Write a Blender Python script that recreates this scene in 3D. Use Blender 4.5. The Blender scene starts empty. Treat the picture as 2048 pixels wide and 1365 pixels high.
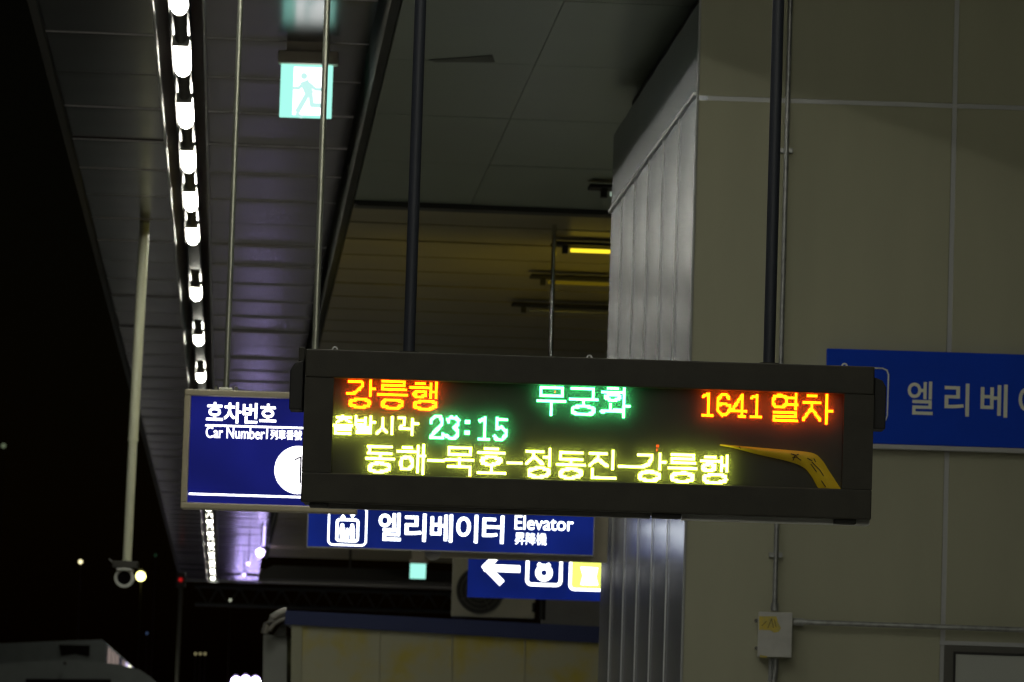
import bpy, math, random
from mathutils import Vector, Matrix
random.seed(7)
sc = bpy.context.scene
col = sc.collection
# ------------------------------------------------------------------ camera
F = 9000.0                                  # focal length in photo pixels (2048 wide)
RHO, PIT, PSI = math.radians(1.8), math.radians(5.24), math.radians(3.50)
CAM = Vector((0, 0, 1.6))
RT, UP, FW = Vector((1, 0, 0)), Vector((0, -math.sin(PIT), math.cos(PIT))), Vector((0, math.cos(PIT), math.sin(PIT)))
cr = RT * math.cos(RHO) + UP * math.sin(RHO)
cu = UP * math.cos(RHO) - RT * math.sin(RHO)
cd = bpy.data.cameras.new('camera'); cam = bpy.data.objects.new('camera', cd); col.objects.link(cam)
m = Matrix((cr, cu, -FW)).transposed().to_4x4(); m.translation = CAM
cam.matrix_world = m
cd.sensor_width = 36.0; cd.lens = F * 36.0 / 2048; cd.clip_start = 0.1; cd.clip_end = 3000
cd.dof.use_dof = True; cd.dof.focus_distance = 13.2; cd.dof.aperture_fstop = 13.0
sc.camera = cam
# ------------------------------------------------------------------ night sky and exposure
w = bpy.data.worlds.new('World'); sc.world = w; w.use_nodes = True
nt = w.node_tree; bg = nt.nodes['Background']
sky = nt.nodes.new('ShaderNodeTexSky'); sky.sky_type = 'NISHITA'; sky.sun_disc = False
sky.sun_elevation = math.radians(1); sky.sun_rotation = math.radians(200)
nt.links.new(sky.outputs[0], bg.inputs[0]); bg.inputs[1].default_value = 0.0006
sc.view_settings.view_transform = 'Standard'; sc.view_settings.look = 'None'
sc.view_settings.exposure = 0.4; sc.view_settings.gamma = 1.0; sc.view_settings.use_curve_mapping = False
try:
    sc.cycles.use_denoising = True; sc.cycles.filter_width = 1.15
    sc.cycles.max_bounces = 10; sc.cycles.transparent_max_bounces = 16
    sc.cycles.sample_clamp_indirect = 4.0; sc.cycles.sample_clamp_direct = 0.0
    sc.cycles.use_light_tree = True
    sc.cycles.caustics_reflective = True
except Exception: pass
LAMP = 38.0                                 # radiance of the platform tubes
# ------------------------------------------------------------------ pixel and platform frames
def ray(px, py):
    u, v = px - 1024, -(py - 682.5)
    return (RT * (u*math.cos(RHO) - v*math.sin(RHO)) + UP * (u*math.sin(RHO) + v*math.cos(RHO)) + FW * F).normalized()
def atY(px, py, Y): d = ray(px, py); return CAM + d * (Y / d.y)
def atZ(px, py, H): d = ray(px, py); return CAM + d * (H / d.z)
DV, NV = Vector((-math.sin(PSI), math.cos(PSI), 0)), Vector((math.cos(PSI), math.sin(PSI), 0))
def W(S, L, H): return CAM + DV * S + NV * L + Vector((0, 0, H))
def SL(p): q = p - CAM; return q.dot(DV), q.dot(NV)
def atL(px, py, L): d = ray(px, py); return CAM + d * (L / d.dot(NV))
TR = math.tan(RHO)
def rect(x0, x1, yt, yb, Y):
    """X and Z limits, at depth Y, of an upright rectangle: x at mid height, y at mid width"""
    xc, yc = (x0+x1)/2, (yt+yb)/2
    return (atY(x0, yc-(xc-x0)*TR, Y).x, atY(x1, yc+(x1-xc)*TR, Y).x, atY(xc, yb, Y).z, atY(xc, yt, Y).z)
# ------------------------------------------------------------------ materials
MATS = {}
def mat(name, color, rough=0.5, metal=0.0, emit=None, estr=1.0, spec=0.5, var=0.0, vscale=6.0, bump=0.0, bscale=80.0, color2=None, thr=(0.35, 0.65), streak=None):
    if name in MATS: return MATS[name]
    M = bpy.data.materials.new(name); M.use_nodes = True; n = M.node_tree; b = n.nodes['Principled BSDF']; lk = n.links.new
    b.inputs['Base Color'].default_value = (*color, 1); b.inputs['Roughness'].default_value = rough
    b.inputs['Metallic'].default_value = metal; b.inputs['Specular IOR Level'].default_value = spec
    if emit:
        b.inputs['Emission Color'].default_value = (*emit, 1); b.inputs['Emission Strength'].default_value = estr
    tc = n.nodes.new('ShaderNodeTexCoord')
    if emit and metal == 0:                  # tubes behind the sheet never light it evenly
        ne = n.nodes.new('ShaderNodeTexNoise'); ne.inputs['Scale'].default_value = 3.2; ne.inputs['Detail'].default_value = 1.5
        me_ = n.nodes.new('ShaderNodeMapRange'); me_.inputs['From Min'].default_value = .3; me_.inputs['From Max'].default_value = .7
        me_.inputs['To Min'].default_value = estr*.62; me_.inputs['To Max'].default_value = estr*1.25
        lk(tc.outputs['Object'], ne.inputs['Vector']); lk(ne.outputs['Fac'], me_.inputs[0]); lk(me_.outputs[0], b.inputs['Emission Strength'])
    if var > 0 or color2:
        nz = n.nodes.new('ShaderNodeTexNoise'); nz.inputs['Scale'].default_value = vscale; nz.inputs['Detail'].default_value = 6
        if streak:
            mp = n.nodes.new('ShaderNodeMapping'); mp.inputs['Scale'].default_value = streak; lk(tc.outputs['Object'], mp.inputs[0]); lk(mp.outputs[0], nz.inputs['Vector'])
        else: lk(tc.outputs['Object'], nz.inputs['Vector'])
        rp = n.nodes.new('ShaderNodeValToRGB'); rp.color_ramp.elements[0].position, rp.color_ramp.elements[1].position = thr
        c2 = color2 or tuple(min(1, c*(1+var)) for c in color)
        c1 = color if color2 else tuple(c*(1-var) for c in color)
        rp.color_ramp.elements[0].color = (*c1, 1); rp.color_ramp.elements[1].color = (*c2, 1)
        lk(nz.outputs['Fac'], rp.inputs[0]); lk(rp.outputs[0], b.inputs['Base Color'])
        mr = n.nodes.new('ShaderNodeMapRange'); mr.inputs['To Min'].default_value = rough*0.8; mr.inputs['To Max'].default_value = min(1, rough*1.25)
        lk(nz.outputs['Fac'], mr.inputs[0]); lk(mr.outputs[0], b.inputs['Roughness'])
    if bump > 0:
        nb = n.nodes.new('ShaderNodeTexNoise'); nb.inputs['Scale'].default_value = bscale; nb.inputs['Detail'].default_value = 3
        lk(tc.outputs['Object'], nb.inputs['Vector'])
        bp = n.nodes.new('ShaderNodeBump'); bp.inputs['Strength'].default_value = bump; bp.inputs['Distance'].default_value = 0.01
        lk(nb.outputs['Fac'], bp.inputs['Height']); lk(bp.outputs[0], b.inputs['Normal'])
    MATS[name] = M
    return M
def emat(name, color, strength):
    if name in MATS: return MATS[name]
    M = bpy.data.materials.new(name); M.use_nodes = True; n = M.node_tree
    for x in list(n.nodes): n.nodes.remove(x)
    e = n.nodes.new('ShaderNodeEmission'); e.inputs[0].default_value = (*color, 1); e.inputs[1].default_value = strength
    o = n.nodes.new('ShaderNodeOutputMaterial'); n.links.new(e.outputs[0], o.inputs[0]); MATS[name] = M
    return M
def pane_mat():
    """clear cover sheet with a little haze in the plastic: most light passes straight, some scatters, some mirrors"""
    M = bpy.data.materials.new('hazy acrylic'); M.use_nodes = True; n = M.node_tree; lk = n.links.new
    for x in list(n.nodes): n.nodes.remove(x)
    t = n.nodes.new('ShaderNodeBsdfTransparent'); t.inputs[0].default_value = (.97, .97, .96, 1)
    s = n.nodes.new('ShaderNodeBsdfTranslucent'); s.inputs[0].default_value = (.9, .9, .9, 1)
    g = n.nodes.new('ShaderNodeBsdfGlossy'); g.inputs['Roughness'].default_value = 0.04
    a = n.nodes.new('ShaderNodeMixShader'); a.inputs[0].default_value = 0.045
    lk(t.outputs[0], a.inputs[1]); lk(s.outputs[0], a.inputs[2])
    b = n.nodes.new('ShaderNodeMixShader'); b.inputs[0].default_value = 0.035
    lk(a.outputs[0], b.inputs[1]); lk(g.outputs[0], b.inputs[2])
    o = n.nodes.new('ShaderNodeOutputMaterial'); lk(b.outputs[0], o.inputs[0])
    return M
wallms = [mat('olive wall panel '+n_, c_, .62, var=.045, vscale=2.2, bump=.14, bscale=160, streak=(1.6, 1, .35)) for n_, c_ in (('a', (.39, .39, .285)), ('b', (.372, .372, .276)), ('c', (.405, .403, .292)))]
stripm = mat('pale joint metal', (.43, .44, .46), .45, .2)
sidem = mat('brushed side cladding', (.37, .39, .45), .25, .65)
trimm = mat('dark trim', (.05, .048, .042), .6)
canm = mat('canopy sheet metal', (.062, .051, .046), .21, .78, var=.08, vscale=1.2, bump=.03, bscale=7)
hallm = mat('hall ceiling panel', (.275, .33, .265), .42, .25, var=.08, vscale=1.6, bump=.05, bscale=20)
hall2m = mat('far hall ceiling sheet', (.36, .32, .17), .40, .35, var=.10, vscale=1.6, bump=.04, bscale=12)
steel = mat('hanger steel', (.52, .54, .46), .32, .8, var=.08, vscale=8)
chrome = mat('chrome tube', (.75, .76, .74), .16, 1.0)
darkpipe = mat('dark painted pipe', (.035, .04, .055), .45, .1)
blackm = mat('black powder coat', (.042, .040, .033), .6, spec=.25, var=.12, vscale=14, bump=.06, bscale=240)
rubber = mat('black rubber', (.012, .012, .012), .6)
alu = mat('aluminium', (.62, .64, .64), .35, .9)
beige = mat('beige frame paint', (.47, .42, .30), .5, var=.05)
conduitm = mat('galvanised conduit', (.36, .37, .38), .45, .7, var=.18, vscale=30)
boxm = mat('grey junction box paint', (.47, .47, .46), .55, var=.06, vscale=18)
concrete = mat('platform paving', (.48, .47, .43), .55, var=.12, vscale=3, bump=.1, bscale=60)
ballast = mat('track ballast', (.09, .085, .08), .9, var=.4, vscale=30, bump=.5, bscale=30)
bluem = mat('sign blue print', (.008, .06, .62), .6, spec=.1, var=.03)
bluelit = mat('backlit blue panel', (.005, .014, .12), .4, spec=.15, emit=(.002, .009, .11), estr=.85)
greyprint = mat('pale grey print', (.80, .83, .72), .6)
whitelit = emat('backlit white', (1, .97, 1), 3.2)
whitelit2 = emat('backlit white lettering', (.94, 1.0, 1.0), 3.6)
lensm = emat('lit tube cover', (1, .98, .84), LAMP)
# ------------------------------------------------------------------ mesh builder
class MB:
    def __init__(s): s.v, s.f = [], []
    def hexa(s, p):                          # 8 points: 4 of one end, 4 of the other
        o = len(s.v); s.v += [Vector(q) for q in p]
        s.f += [[o, o+3, o+2, o+1], [o+4, o+5, o+6, o+7]] + [[o+i, o+(i+1) % 4, o+4+(i+1) % 4, o+4+i] for i in range(4)]
        return s
    def box(s, x0, x1, y0, y1, z0, z1):
        return s.hexa([(x0, y0, z0), (x1, y0, z0), (x1, y0, z1), (x0, y0, z1), (x0, y1, z0), (x1, y1, z0), (x1, y1, z1), (x0, y1, z1)])
    def boxp(s, S0, S1, L0, L1, H0, H1):     # box along the platform
        return s.hexa([W(S0, L0, H0), W(S0, L1, H0), W(S0, L1, H1), W(S0, L0, H1), W(S1, L0, H0), W(S1, L1, H0), W(S1, L1, H1), W(S1, L0, H1)])
    def prism(s, front, off):                # polygon extruded by a vector
        o = len(s.v); k = len(front); off = Vector(off)
        s.v += [Vector(q) for q in front] + [Vector(q) + off for q in front]
        s.f += [list(range(o, o+k)), list(range(o+2*k-1, o+k-1, -1))] + [[o+i, o+k+i, o+k+(i+1) % k, o+(i+1) % k] for i in range(k)]
        return s
    def tube(s, pts, r, n=14, cap=True):
        pts = [Vector(p) for p in pts]; o = len(s.v); k = len(pts); rr = r if isinstance(r, (list, tuple)) else [r]*k
        for i, p in enumerate(pts):
            t = (pts[min(i+1, k-1)] - pts[max(i-1, 0)]).normalized()
            a = t.cross(Vector((.13, .2, .97) if abs(t.z) < .9 else (1, .1, 0))).normalized(); b = t.cross(a)
            s.v += [p + (a*math.cos(2*math.pi*j/n) + b*math.sin(2*math.pi*j/n))*rr[i] for j in range(n)]
        for i in range(k-1):
            for j in range(n):
                s.f.append([o+i*n+j, o+i*n+(j+1) % n, o+(i+1)*n+(j+1) % n, o+(i+1)*n+j])
        if cap: s.f += [list(range(o+n-1, o-1, -1)), list(range(o+(k-1)*n, o+k*n))]
        return s
    def ball(s, c, r, n=12, h=8, sc_=(1, 1, 1)):
        o = len(s.v); c = Vector(c)
        for i in range(h+1):
            th = math.pi*i/h
            for j in range(n):
                ph = 2*math.pi*j/n
                s.v.append(c + Vector((math.sin(th)*math.cos(ph)*r*sc_[0], math.sin(th)*math.sin(ph)*r*sc_[1], math.cos(th)*r*sc_[2])))
        for i in range(h):
            for j in range(n):
                s.f.append([o+i*n+j, o+(i+1)*n+j, o+(i+1)*n+(j+1) % n, o+i*n+(j+1) % n])
        return s
    def ring(s, c, ro, ri, y0, y1, n=40):    # annulus facing the camera, thick along Y
        o = len(s.v)
        for y in (y0, y1):
            for R in (ro, ri):
                s.v += [Vector((c[0]+R*math.cos(2*math.pi*j/n), y, c[1]+R*math.sin(2*math.pi*j/n))) for j in range(n)]
        for j in range(n):
            k = (j+1) % n
            s.f += [[o+j, o+k, o+n+k, o+n+j], [o+2*n+j, o+3*n+j, o+3*n+k, o+2*n+k], [o+j, o+2*n+j, o+2*n+k, o+k], [o+n+j, o+n+k, o+3*n+k, o+3*n+j]]
        return s
    def build(s, name, material, parent=None, bevel=0.0, smooth=False):
        me = bpy.data.meshes.new(name)
        off = parent_world(parent)
        me.from_pydata([tuple(q - off) for q in s.v], [], s.f); me.update()
        if material: me.materials.append(material)
        return link(name, me, parent, bevel, smooth)
def parent_world(p):
    o = Vector((0, 0, 0))
    while p is not None: o += p.location; p = p.parent
    return o
def link(name, me, parent=None, bevel=0.0, smooth=False):
    o = bpy.data.objects.new(name, me); col.objects.link(o)
    if parent: o.parent = parent
    if smooth:
        for p in me.polygons: p.use_smooth = True
        try: me.set_sharp_from_angle(angle=math.radians(40))
        except Exception: pass
    if bevel > 0:
        b = o.modifiers.new('bevel', 'BEVEL'); b.width = bevel; b.segments = 2; b.limit_method = 'ANGLE'
    return o
def tag(o, label, cat, group=None):
    o['label'] = label; o['category'] = cat
    if group: o['group'] = group
    return o
def thing(name, label, cat, loc, group=None):
    o = bpy.data.objects.new(name, None); col.objects.link(o); o.location = loc; o.empty_display_size = .1
    return tag(o, label, cat, group)
def structure(o): o['kind'] = 'structure'; return o
def copy_tree(o, parent=None):
    c = o.copy(); col.objects.link(c)
    if parent: c.parent = parent
    for ch in o.children: copy_tree(ch, c)
    return c
_tx = {}
def text_mesh(body, bold):
    cu_ = bpy.data.curves.new('lettering', 'FONT'); cu_.body = body; cu_.offset = bold; cu_.resolution_u = 4; cu_.extrude = 0
    o = bpy.data.objects.new('lettering', cu_); col.objects.link(o)
    me = bpy.data.meshes.new_from_object(o.evaluated_get(bpy.context.evaluated_depsgraph_get()))
    vs = [Vector(v.co) for v in me.vertices]; fs = [list(p.vertices) for p in me.polygons]
    bpy.data.objects.remove(o); bpy.data.meshes.remove(me); bpy.data.curves.remove(cu_)
    return vs, fs
def lettering(body, x0, x1, yt, yb, Y, material, parent, bold=0.02, name='lettering'):
    vs, fs = text_mesh(body, bold)
    ax, bx = min(v.x for v in vs), max(v.x for v in vs); ay, by = min(v.y for v in vs), max(v.y for v in vs)
    X0, X1, Z0, Z1 = rect(x0, x1, yt, yb, Y)
    b = MB(); b.v = [Vector((X0+(v.x-ax)/(bx-ax)*(X1-X0), Y, Z0+(v.y-ay)/(by-ay)*(Z1-Z0))) for v in vs]; b.f = fs
    return b.build(name, material, parent)
def bars(polys, Y, wpx, material, parent, name, thick=.002):
    """printed strokes: each a polyline of pixels, wpx wide"""
    b = MB()
    for pl in polys:
        P = [atY(x, y, Y) for x, y in pl]; r = wpx*Y/F/2
        for p, q in zip(P[:-1], P[1:]):
            t = (q-p).normalized(); nrm = Vector((-t.z, 0, t.x))*r; e = t*r*.6
            b.prism([p-e-nrm, q+e-nrm, q+e+nrm, p-e+nrm], (0, thick, 0))
    return b.build(name, material, parent)
def pxprism(pts, Y, depth, along=None):
    return MB().prism([atY(x, y, Y) for x, y in pts], (along or Vector((0, 1, 0)))*depth)
def rrect_px(x0, x1, y0, y1, r):
    """closed rounded rectangle in pixels, following the picture's roll"""
    xc, yc = (x0+x1)/2, (y0+y1)/2; pts = []
    for cx, cy, a0 in ((x1-r, y1-r, 0), (x0+r, y1-r, 90), (x0+r, y0+r, 180), (x1-r, y0+r, 270)):
        for k in range(5):
            a = math.radians(a0+k*22.5); pts.append((cx+r*math.cos(a), cy+r*math.sin(a)))
    return [(x-(y-yc)*TR, y+(x-xc)*TR) for x, y in pts]
# ================================================================== THE SETTING
HC, HH = 4.1, 3.73                          # canopy and hall ceiling above the camera
S_END = 113.0
gr = MB().box(-400, 400, -60, 900, -1.25, -1.2).build('ground', ballast); structure(gr)
pf = MB().boxp(-12, 130, -1.02, 9, -2.6, -1.6).build('platform', concrete); structure(pf)
# ------------------------------------------------------------------ canopy over the platform edge
SLAT = 1.55
def canopy_L(px, py): return SL(atZ(px, py, HC))[1]
L_edge = -1.18; L_lamp = canopy_L(357, 1); L_step = .70; TW = .145
canopy = thing('platform_canopy', 'long dark metal canopy of lapped sheets running away over the platform edge', 'canopy', W(0, 0, HC))
def slat(L0, L1):
    """one lapped sheet: bowed a little, its near lip hanging lower than its far edge"""
    b = MB(); k = 6; prof = []
    for i in range(k+1):
        t = i/k; prof.append((.03+t*(SLAT-.033), -.007*(1-t)))
    prof = [(0, .002), (.003, -.002), (.009, -.005), (.018, -.0065)] + prof; k = len(prof)-1
    for s_, h in prof:
        b.v += [W(s_, L0, HC+h), W(s_, L1, HC+h)]
    for i in range(k): b.f.append([2*i, 2*i+1, 2*i+3, 2*i+2])
    n0 = len(b.v); b.v += [W(0, L0, HC+.03), W(0, L1, HC+.03), W(SLAT-.003, L0, HC+.03), W(SLAT-.003, L1, HC+.03)]
    b.f += [[0, n0, n0+1, 1], [n0, n0+2, n0+3, n0+1], [2*k, 2*k+1, n0+3, n0+2]]
    return b
nsl = int((S_END+4)/SLAT)
S_first = 26.0 - 18*SLAT
lipm = mat('bright sheet edge', (.62, .60, .64), .35, .8)  # pale lip colour paints the light caught along each sheet edge
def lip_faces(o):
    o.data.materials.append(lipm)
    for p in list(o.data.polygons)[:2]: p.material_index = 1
pl = slat(L_edge, L_lamp-TW).build('panel', canm, canopy, smooth=True); pr = slat(L_lamp+TW, L_step).build('panel', canm, canopy, smooth=True)
lip_faces(pl); lip_faces(pr)
k = 0
while S_first + k*SLAT < S_END - SLAT:
    for src in (pl, pr):
        o = src if k == 0 else src.copy()
        if k: col.objects.link(o); o.parent = canopy
        o.location = DV*(S_first + k*SLAT) + Vector((0, 0, random.uniform(-.003, .003)))
        o.rotation_euler = (random.uniform(-.0025, .0025), random.uniform(-.002, .002), 0) if k else (0, 0, 0)
    k += 1
MB().boxp(S_first, S_END, L_edge-.05, L_edge-.004, HC-.04, HC+.30).build('fascia', trimm, canopy)
MB().boxp(S_END, S_END+.08, L_edge, 6, HC-.05, HC+.3).build('fascia', alu, canopy)
MB().boxp(S_first, S_END, L_edge-.05, L_step, HC+.32, HC+.40).build('roof_deck', trimm, canopy)
MB().boxp(S_first, 90, L_step+.003, L_step+.05, HH-.005, HC+.31).build('step_face', mat('step face', (.075, .077, .065), .7, spec=.1), canopy)
# ------------------------------------------------------------------ light trough and tubes
trough = thing('light_trough', 'polished metal trough holding the row of white tubes along the canopy', 'light trough', W(0, L_lamp, HC))
refl = mat('satin reflector', (.62, .55, .54), .30, .8, spec=.2, var=.06, vscale=.8)
for sgn in (-1, 1):
    a, b_ = L_lamp+sgn*TW*.98, L_lamp+sgn*.060
    q = MB()
    q.v = [W(S_first, a, HC-.02), W(S_END, a, HC-.02), W(S_END, b_, HC+.07), W(S_first, b_, HC+.07),
           W(S_first, a, HC+.0), W(S_END, a, HC+.0), W(S_END, b_, HC+.09), W(S_first, b_, HC+.09)]
    q.f = [[0, 1, 2, 3], [4, 7, 6, 5], [0, 4, 5, 1], [3, 2, 6, 7], [0, 3, 7, 4], [1, 5, 6, 2]]
    q.build('reflector', refl, trough)
    MB().boxp(S_first, S_END, L_lamp+sgn*.0565-.002, L_lamp+sgn*.0565+.002, HC-.019, HC+.078).build('cheek', mat('cheek metal', (.02, .02, .02), .6, 0, spec=.05), trough)
    MB().boxp(S_first, S_END, a-.006, a+.006, HC-.052, HC-.0205).build('lip', mat('bright lip', (.55, .55, .53), .32, .9), trough)
MB().boxp(S_first, S_END, L_lamp-.054, L_lamp+.054, HC+.08, HC+.10).build('backing', mat('trough backing', (.06, .06, .06), .4), trough)
def half_round(S0, S1, r, H, dome=True, n=10):
    b = MB(); rows = []
    prof = [(S0, 1)] + ([(S1-r*.9, 1), (S1-r*.45, .88), (S1-r*.12, .55), (S1, .12)] if dome else [(S1, 1)])
    for s_, k_ in prof:
        rows.append(len(b.v))
        for j in range(n+1):
            a = math.pi*j/n; b.v.append(W(s_, L_lamp + math.cos(a)*r*k_, H - math.sin(a)*r*1.25*k_))
    for i in range(len(rows)-1):
        for j in range(n): b.f.append([rows[i]+j, rows[i]+j+1, rows[i+1]+j+1, rows[i+1]+j])
    b.f.append([rows[0]+j for j in range(n, -1, -1)]); b.f.append([rows[-1]+j for j in range(n+1)])
    b.f.append([rows[0], rows[-1], rows[-1]+n, rows[0]+n][::-1])
    return b
LEN = 1.25
far_ends = [25.13+2.34*k for k in range(6)] + [36.83+4.69*(k+1) for k in range(16)]
over = [25.13-2.34*k for k in range(1, 15)]
lamp0 = thing('tube_lamp', 'x', 'lamp', W(0, L_lamp, HC), 'white tube lamps in the canopy trough')
half_round(-LEN, 0, .050, HC+.035).build('tube_cover', lensm, lamp0, smooth=True)
half_round(-LEN-1.02, -LEN-.015, .040, HC+.035, False).build('ballast_cover', mat('clear ballast cover', (.14, .135, .12), .6, 0, spec=.08, var=.2, vscale=9), lamp0, smooth=True)
MB().boxp(-LEN-.014, -LEN, L_lamp-.052, L_lamp+.052, HC-.03, HC+.036).build('end_cap', mat('lamp end cap', (.5, .5, .46), .4), lamp0)
ordn = ['topmost', 'second', 'third', 'fourth', 'fifth', 'sixth', 'seventh', 'eighth', 'ninth']
for i, s_ in enumerate(far_ends + over):
    o = lamp0 if i == 0 else copy_tree(lamp0)
    o.location = W(s_, L_lamp, HC)
    if i < 9: o['label'] = ordn[i] + ' bright white tube from the top in the canopy light row'
    elif i < 22: o['label'] = 'small far white tube, ' + ['nearest to', 'second from', 'third from', 'fourth from', 'fifth from', 'sixth from', 'seventh from', 'eighth from', 'ninth from', 'tenth from', 'eleventh from', 'twelfth from', 'thirteenth from'][21-i] + ' the far end of the canopy row'
    else: o['label'] = 'white tube of the canopy row overhead, out of the picture'
# ------------------------------------------------------------------ hall ceiling
hall = structure(bpy.data.objects.new('hall_ceiling', None)); col.objects.link(hall); hall.location = W(0, 0, HH)
L_seam = SL(atZ(1128, 4, HH))[1]
S_beam = SL(atZ(940, 410, HH))[0]
rows_ = [S_beam - 2.12*k for k in range(15, 0, -1)]
for i, s_ in enumerate(rows_):
    for L0, L1 in ((L_step+.06, L_seam-.002), (L_seam+.002, L_seam+2.4), (L_seam+2.41, L_seam+6)):
        h = random.uniform(-.002, .002)
        MB().boxp(s_+.004, s_+2.112, L0, L1, HH+h, HH+.03+h).build('ceiling_panel', hallm, hall)
MB().boxp(S_beam-.01, S_beam+.16, L_step+.06, 8, HH-.035, HH+.06).build('ceiling_joint', trimm, hall)
MB().boxp(-6, 90, L_step+.05, 8.2, HH+.05, HH+.12).build('ceiling_deck', trimm, hall)
s_ = S_beam + .17
while s_ < 88:
    h = random.uniform(-.002, .002)
    b = MB(); b.hexa([W(s_, L_step+.06, HH-.007+h), W(s_, 8, HH-.007+h), W(s_, 8, HH+.03), W(s_, L_step+.06, HH+.03),
                      W(s_+1.055, L_step+.06, HH+h), W(s_+1.055, 8, HH+h), W(s_+1.055, 8, HH+.03), W(s_+1.055, L_step+.06, HH+.03)])
    b.build('ceiling_slat', hall2m, hall); s_ += 1.06
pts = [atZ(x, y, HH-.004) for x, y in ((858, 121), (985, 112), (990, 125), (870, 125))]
MB().prism(pts, (0, 0, .003)).build('panel_gap', mat('gap shadow board', (.17, .18, .15), .8), hall)  # darker wedge-shaped board just under the ceiling panels
# battens in the hall, running across; the near ones are unseen, added as fill
bat_l = ['first ceiling batten right of the step, near the cladding corner, unlit', 'second ceiling batten beside the cladding corner, faintly lit', 'yellow lit ceiling batten just beyond the ceiling joint',
         'next yellow batten beyond the brightest one', 'farthest dim yellow batten above the display'] + ['white hall batten over the wall front, out of the picture']*4
near = emat('hall tube', (1, .98, .79), 27)
warm = emat('warm tube', (1, .74, .03), 1.1); warm2 = emat('warm tube dim', (1, .70, .03), .07); cool = emat('dim cool tube', (.8, 1, .8), .22); off_ = mat('unlit tube', (.3, .3, .28), .3)
for i, (y, mt_) in enumerate(((265, off_), (360, cool), (478, warm), (545, warm2), (603, off_), (-5.0, near), (-9.0, near), (-13.0, near), (-16.6, near))):
    s_ = SL(atZ(1150, y, HH))[0] if y > 0 else -y; L0 = 2.24 if y > 0 else .85
    t = thing('ceiling_batten', bat_l[i], 'lamp', W(s_, L0, HH), 'battens across the hall ceiling')
    MB().boxp(s_-.10, s_+.10, L0, L0+1.5, HH-.055, HH-.032).build('housing', mat('batten housing', (.035, .033, .03), .6, spec=.1), t, bevel=.008)
    MB().tube([W(s_, L0+.14, HH-.085), W(s_, L0+1.4, HH-.085)], .014 if i < 5 else .026, 10).build('tube', mt_, t, smooth=True)
    for a in (L0+.10, L0+1.42):
        MB().boxp(s_-.03, s_+.03, a-.02, a+.02, HH-.11, HH-.056).build('lamp_holder', trimm, t)
fl = thing('flood_lamp', 'amber flood lamp behind the ribbed corner that tints the far hall ceiling yellow', 'lamp', W(33.5, 3.3, -1.6), None)  # unseen lamp added for the yellow on the far ceiling
MB().boxp(33.3, 33.7, 3.1, 3.5, .90, .99).build('housing', rubber, fl, bevel=.01); MB().boxp(33.33, 33.67, 3.13, 3.47, .992, 1.0).build('lens', emat('amber flood', (1, .78, .02), 34), fl)
MB().boxp(33.26, 33.28, 2.9, 3.7, .92, 1.56).build('visor', rubber, fl)  # added plate that stops the amber light at the ceiling joint
MB().tube([W(33.5, 3.3, -1.6), W(33.5, 3.3, .9)], .04, 10).build('post', trimm, fl)
# ================================================================== STATION BUILDING (right)
YW = 20.8
pc = atY(1389, 400, YW); X0 = pc.x
Lw = SL(Vector((X0, YW, 0)))[1]
z_j1 = atY(1400, 196, YW).z; z_j2 = atY(1800, 890, YW).z; dz = z_j1 - z_j2
X1 = atY(1911, 150, YW).x; dxp = X1 - X0
bld = thing('station_building', 'olive panelled building corner with ribbed metal side behind the display', 'building', (X0, YW, 0))
ztop = 1.6 + 3.53
G = .011
zfr = 1.6 + HH - .012
zs = [(-.02, z_j2-dz), (z_j2-dz, z_j2), (z_j2, z_j1), (z_j1, zfr)]
for c_ in range(4):
    for z0, z1 in zs:
        if z1-z0 < .1: continue
        MB().box(X0+c_*dxp+(G if c_ else .004), X0+(c_+1)*dxp-G, YW, YW+.04, z0+G, z1-G).build('wall_panel', random.choice(wallms), bld, bevel=.003)
for c_ in range(1, 4):
    MB().box(X0+c_*dxp-G+.0005, X0+c_*dxp+G-.0005, YW+.003, YW+.03, 0, zfr).build('joint_strip', stripm, bld)
for z in (z_j1, z_j2, z_j2-dz):
    for c_ in range(4):
        MB().box(X0+c_*dxp+G, X0+(c_+1)*dxp-G, YW+.0035, YW+.03, z-G+.0005, z+G-.0005).build('joint_strip', stripm, bld)
MB().box(X0, X0+4*dxp, YW+.041, YW+.3, 0, zfr).build('wall_core', trimm, bld)
S0 = SL(Vector((X0, YW, 0)))[0]
S1 = SL(atL(1223, 420, Lw))[0]
nst = 6; pw = (S1-S0)/nst
zsp = atL(1300, 318, Lw).z
seamm = mat('pale cover strip', (.80, .81, .83), .4, .3)
for i in range(nst):
    a, b_ = S0+i*pw+.0006, S0+(i+1)*pw-.0006
    for z0, z1 in ((-1.6, zsp-1.6-.008), (zsp-1.6+.008, ztop-1.6)):
        q = MB()
        for zz in (z0, z1):                 # ribbed sheet: tilted face with a raised fold at its far edge
            for s_, l_ in ((a, .0), (a+pw*.10, -.001), (a+pw*.30, -.003), (a+pw*.50, -.004), (a+pw*.70, -.003), (a+pw*.85, -.0015), (a+pw*.95, -.0005), (b_, .0), (b_, .05), (a, .05)):
                q.v.append(W(s_, Lw+l_, zz))
        q.f = [[j, (j+1) % 10, 10+(j+1) % 10, 10+j] for j in range(10)] + [list(range(9, -1, -1)), list(range(10, 20))]
        q.build('side_panel', sidem, bld, smooth=True)
        q = None
    if i: MB().boxp(S0+i*pw-.009, S0+i*pw+.009, Lw-.009, Lw-.0045, -1.6, zsp-1.6-.009).build('cover_strip', seamm, bld)
MB().boxp(S0, S1, Lw-.018, Lw+.02, zsp-1.6-.0075, zsp-1.6+.0075).build('joint_strip', mat('bright joint', (.7, .72, .74), .4, .4), bld)
MB().boxp(S0+.01, S1, Lw+.10, Lw+.6, ztop-1.6+.002, HH-.003).build('recessed_trim', trimm, bld)
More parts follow.
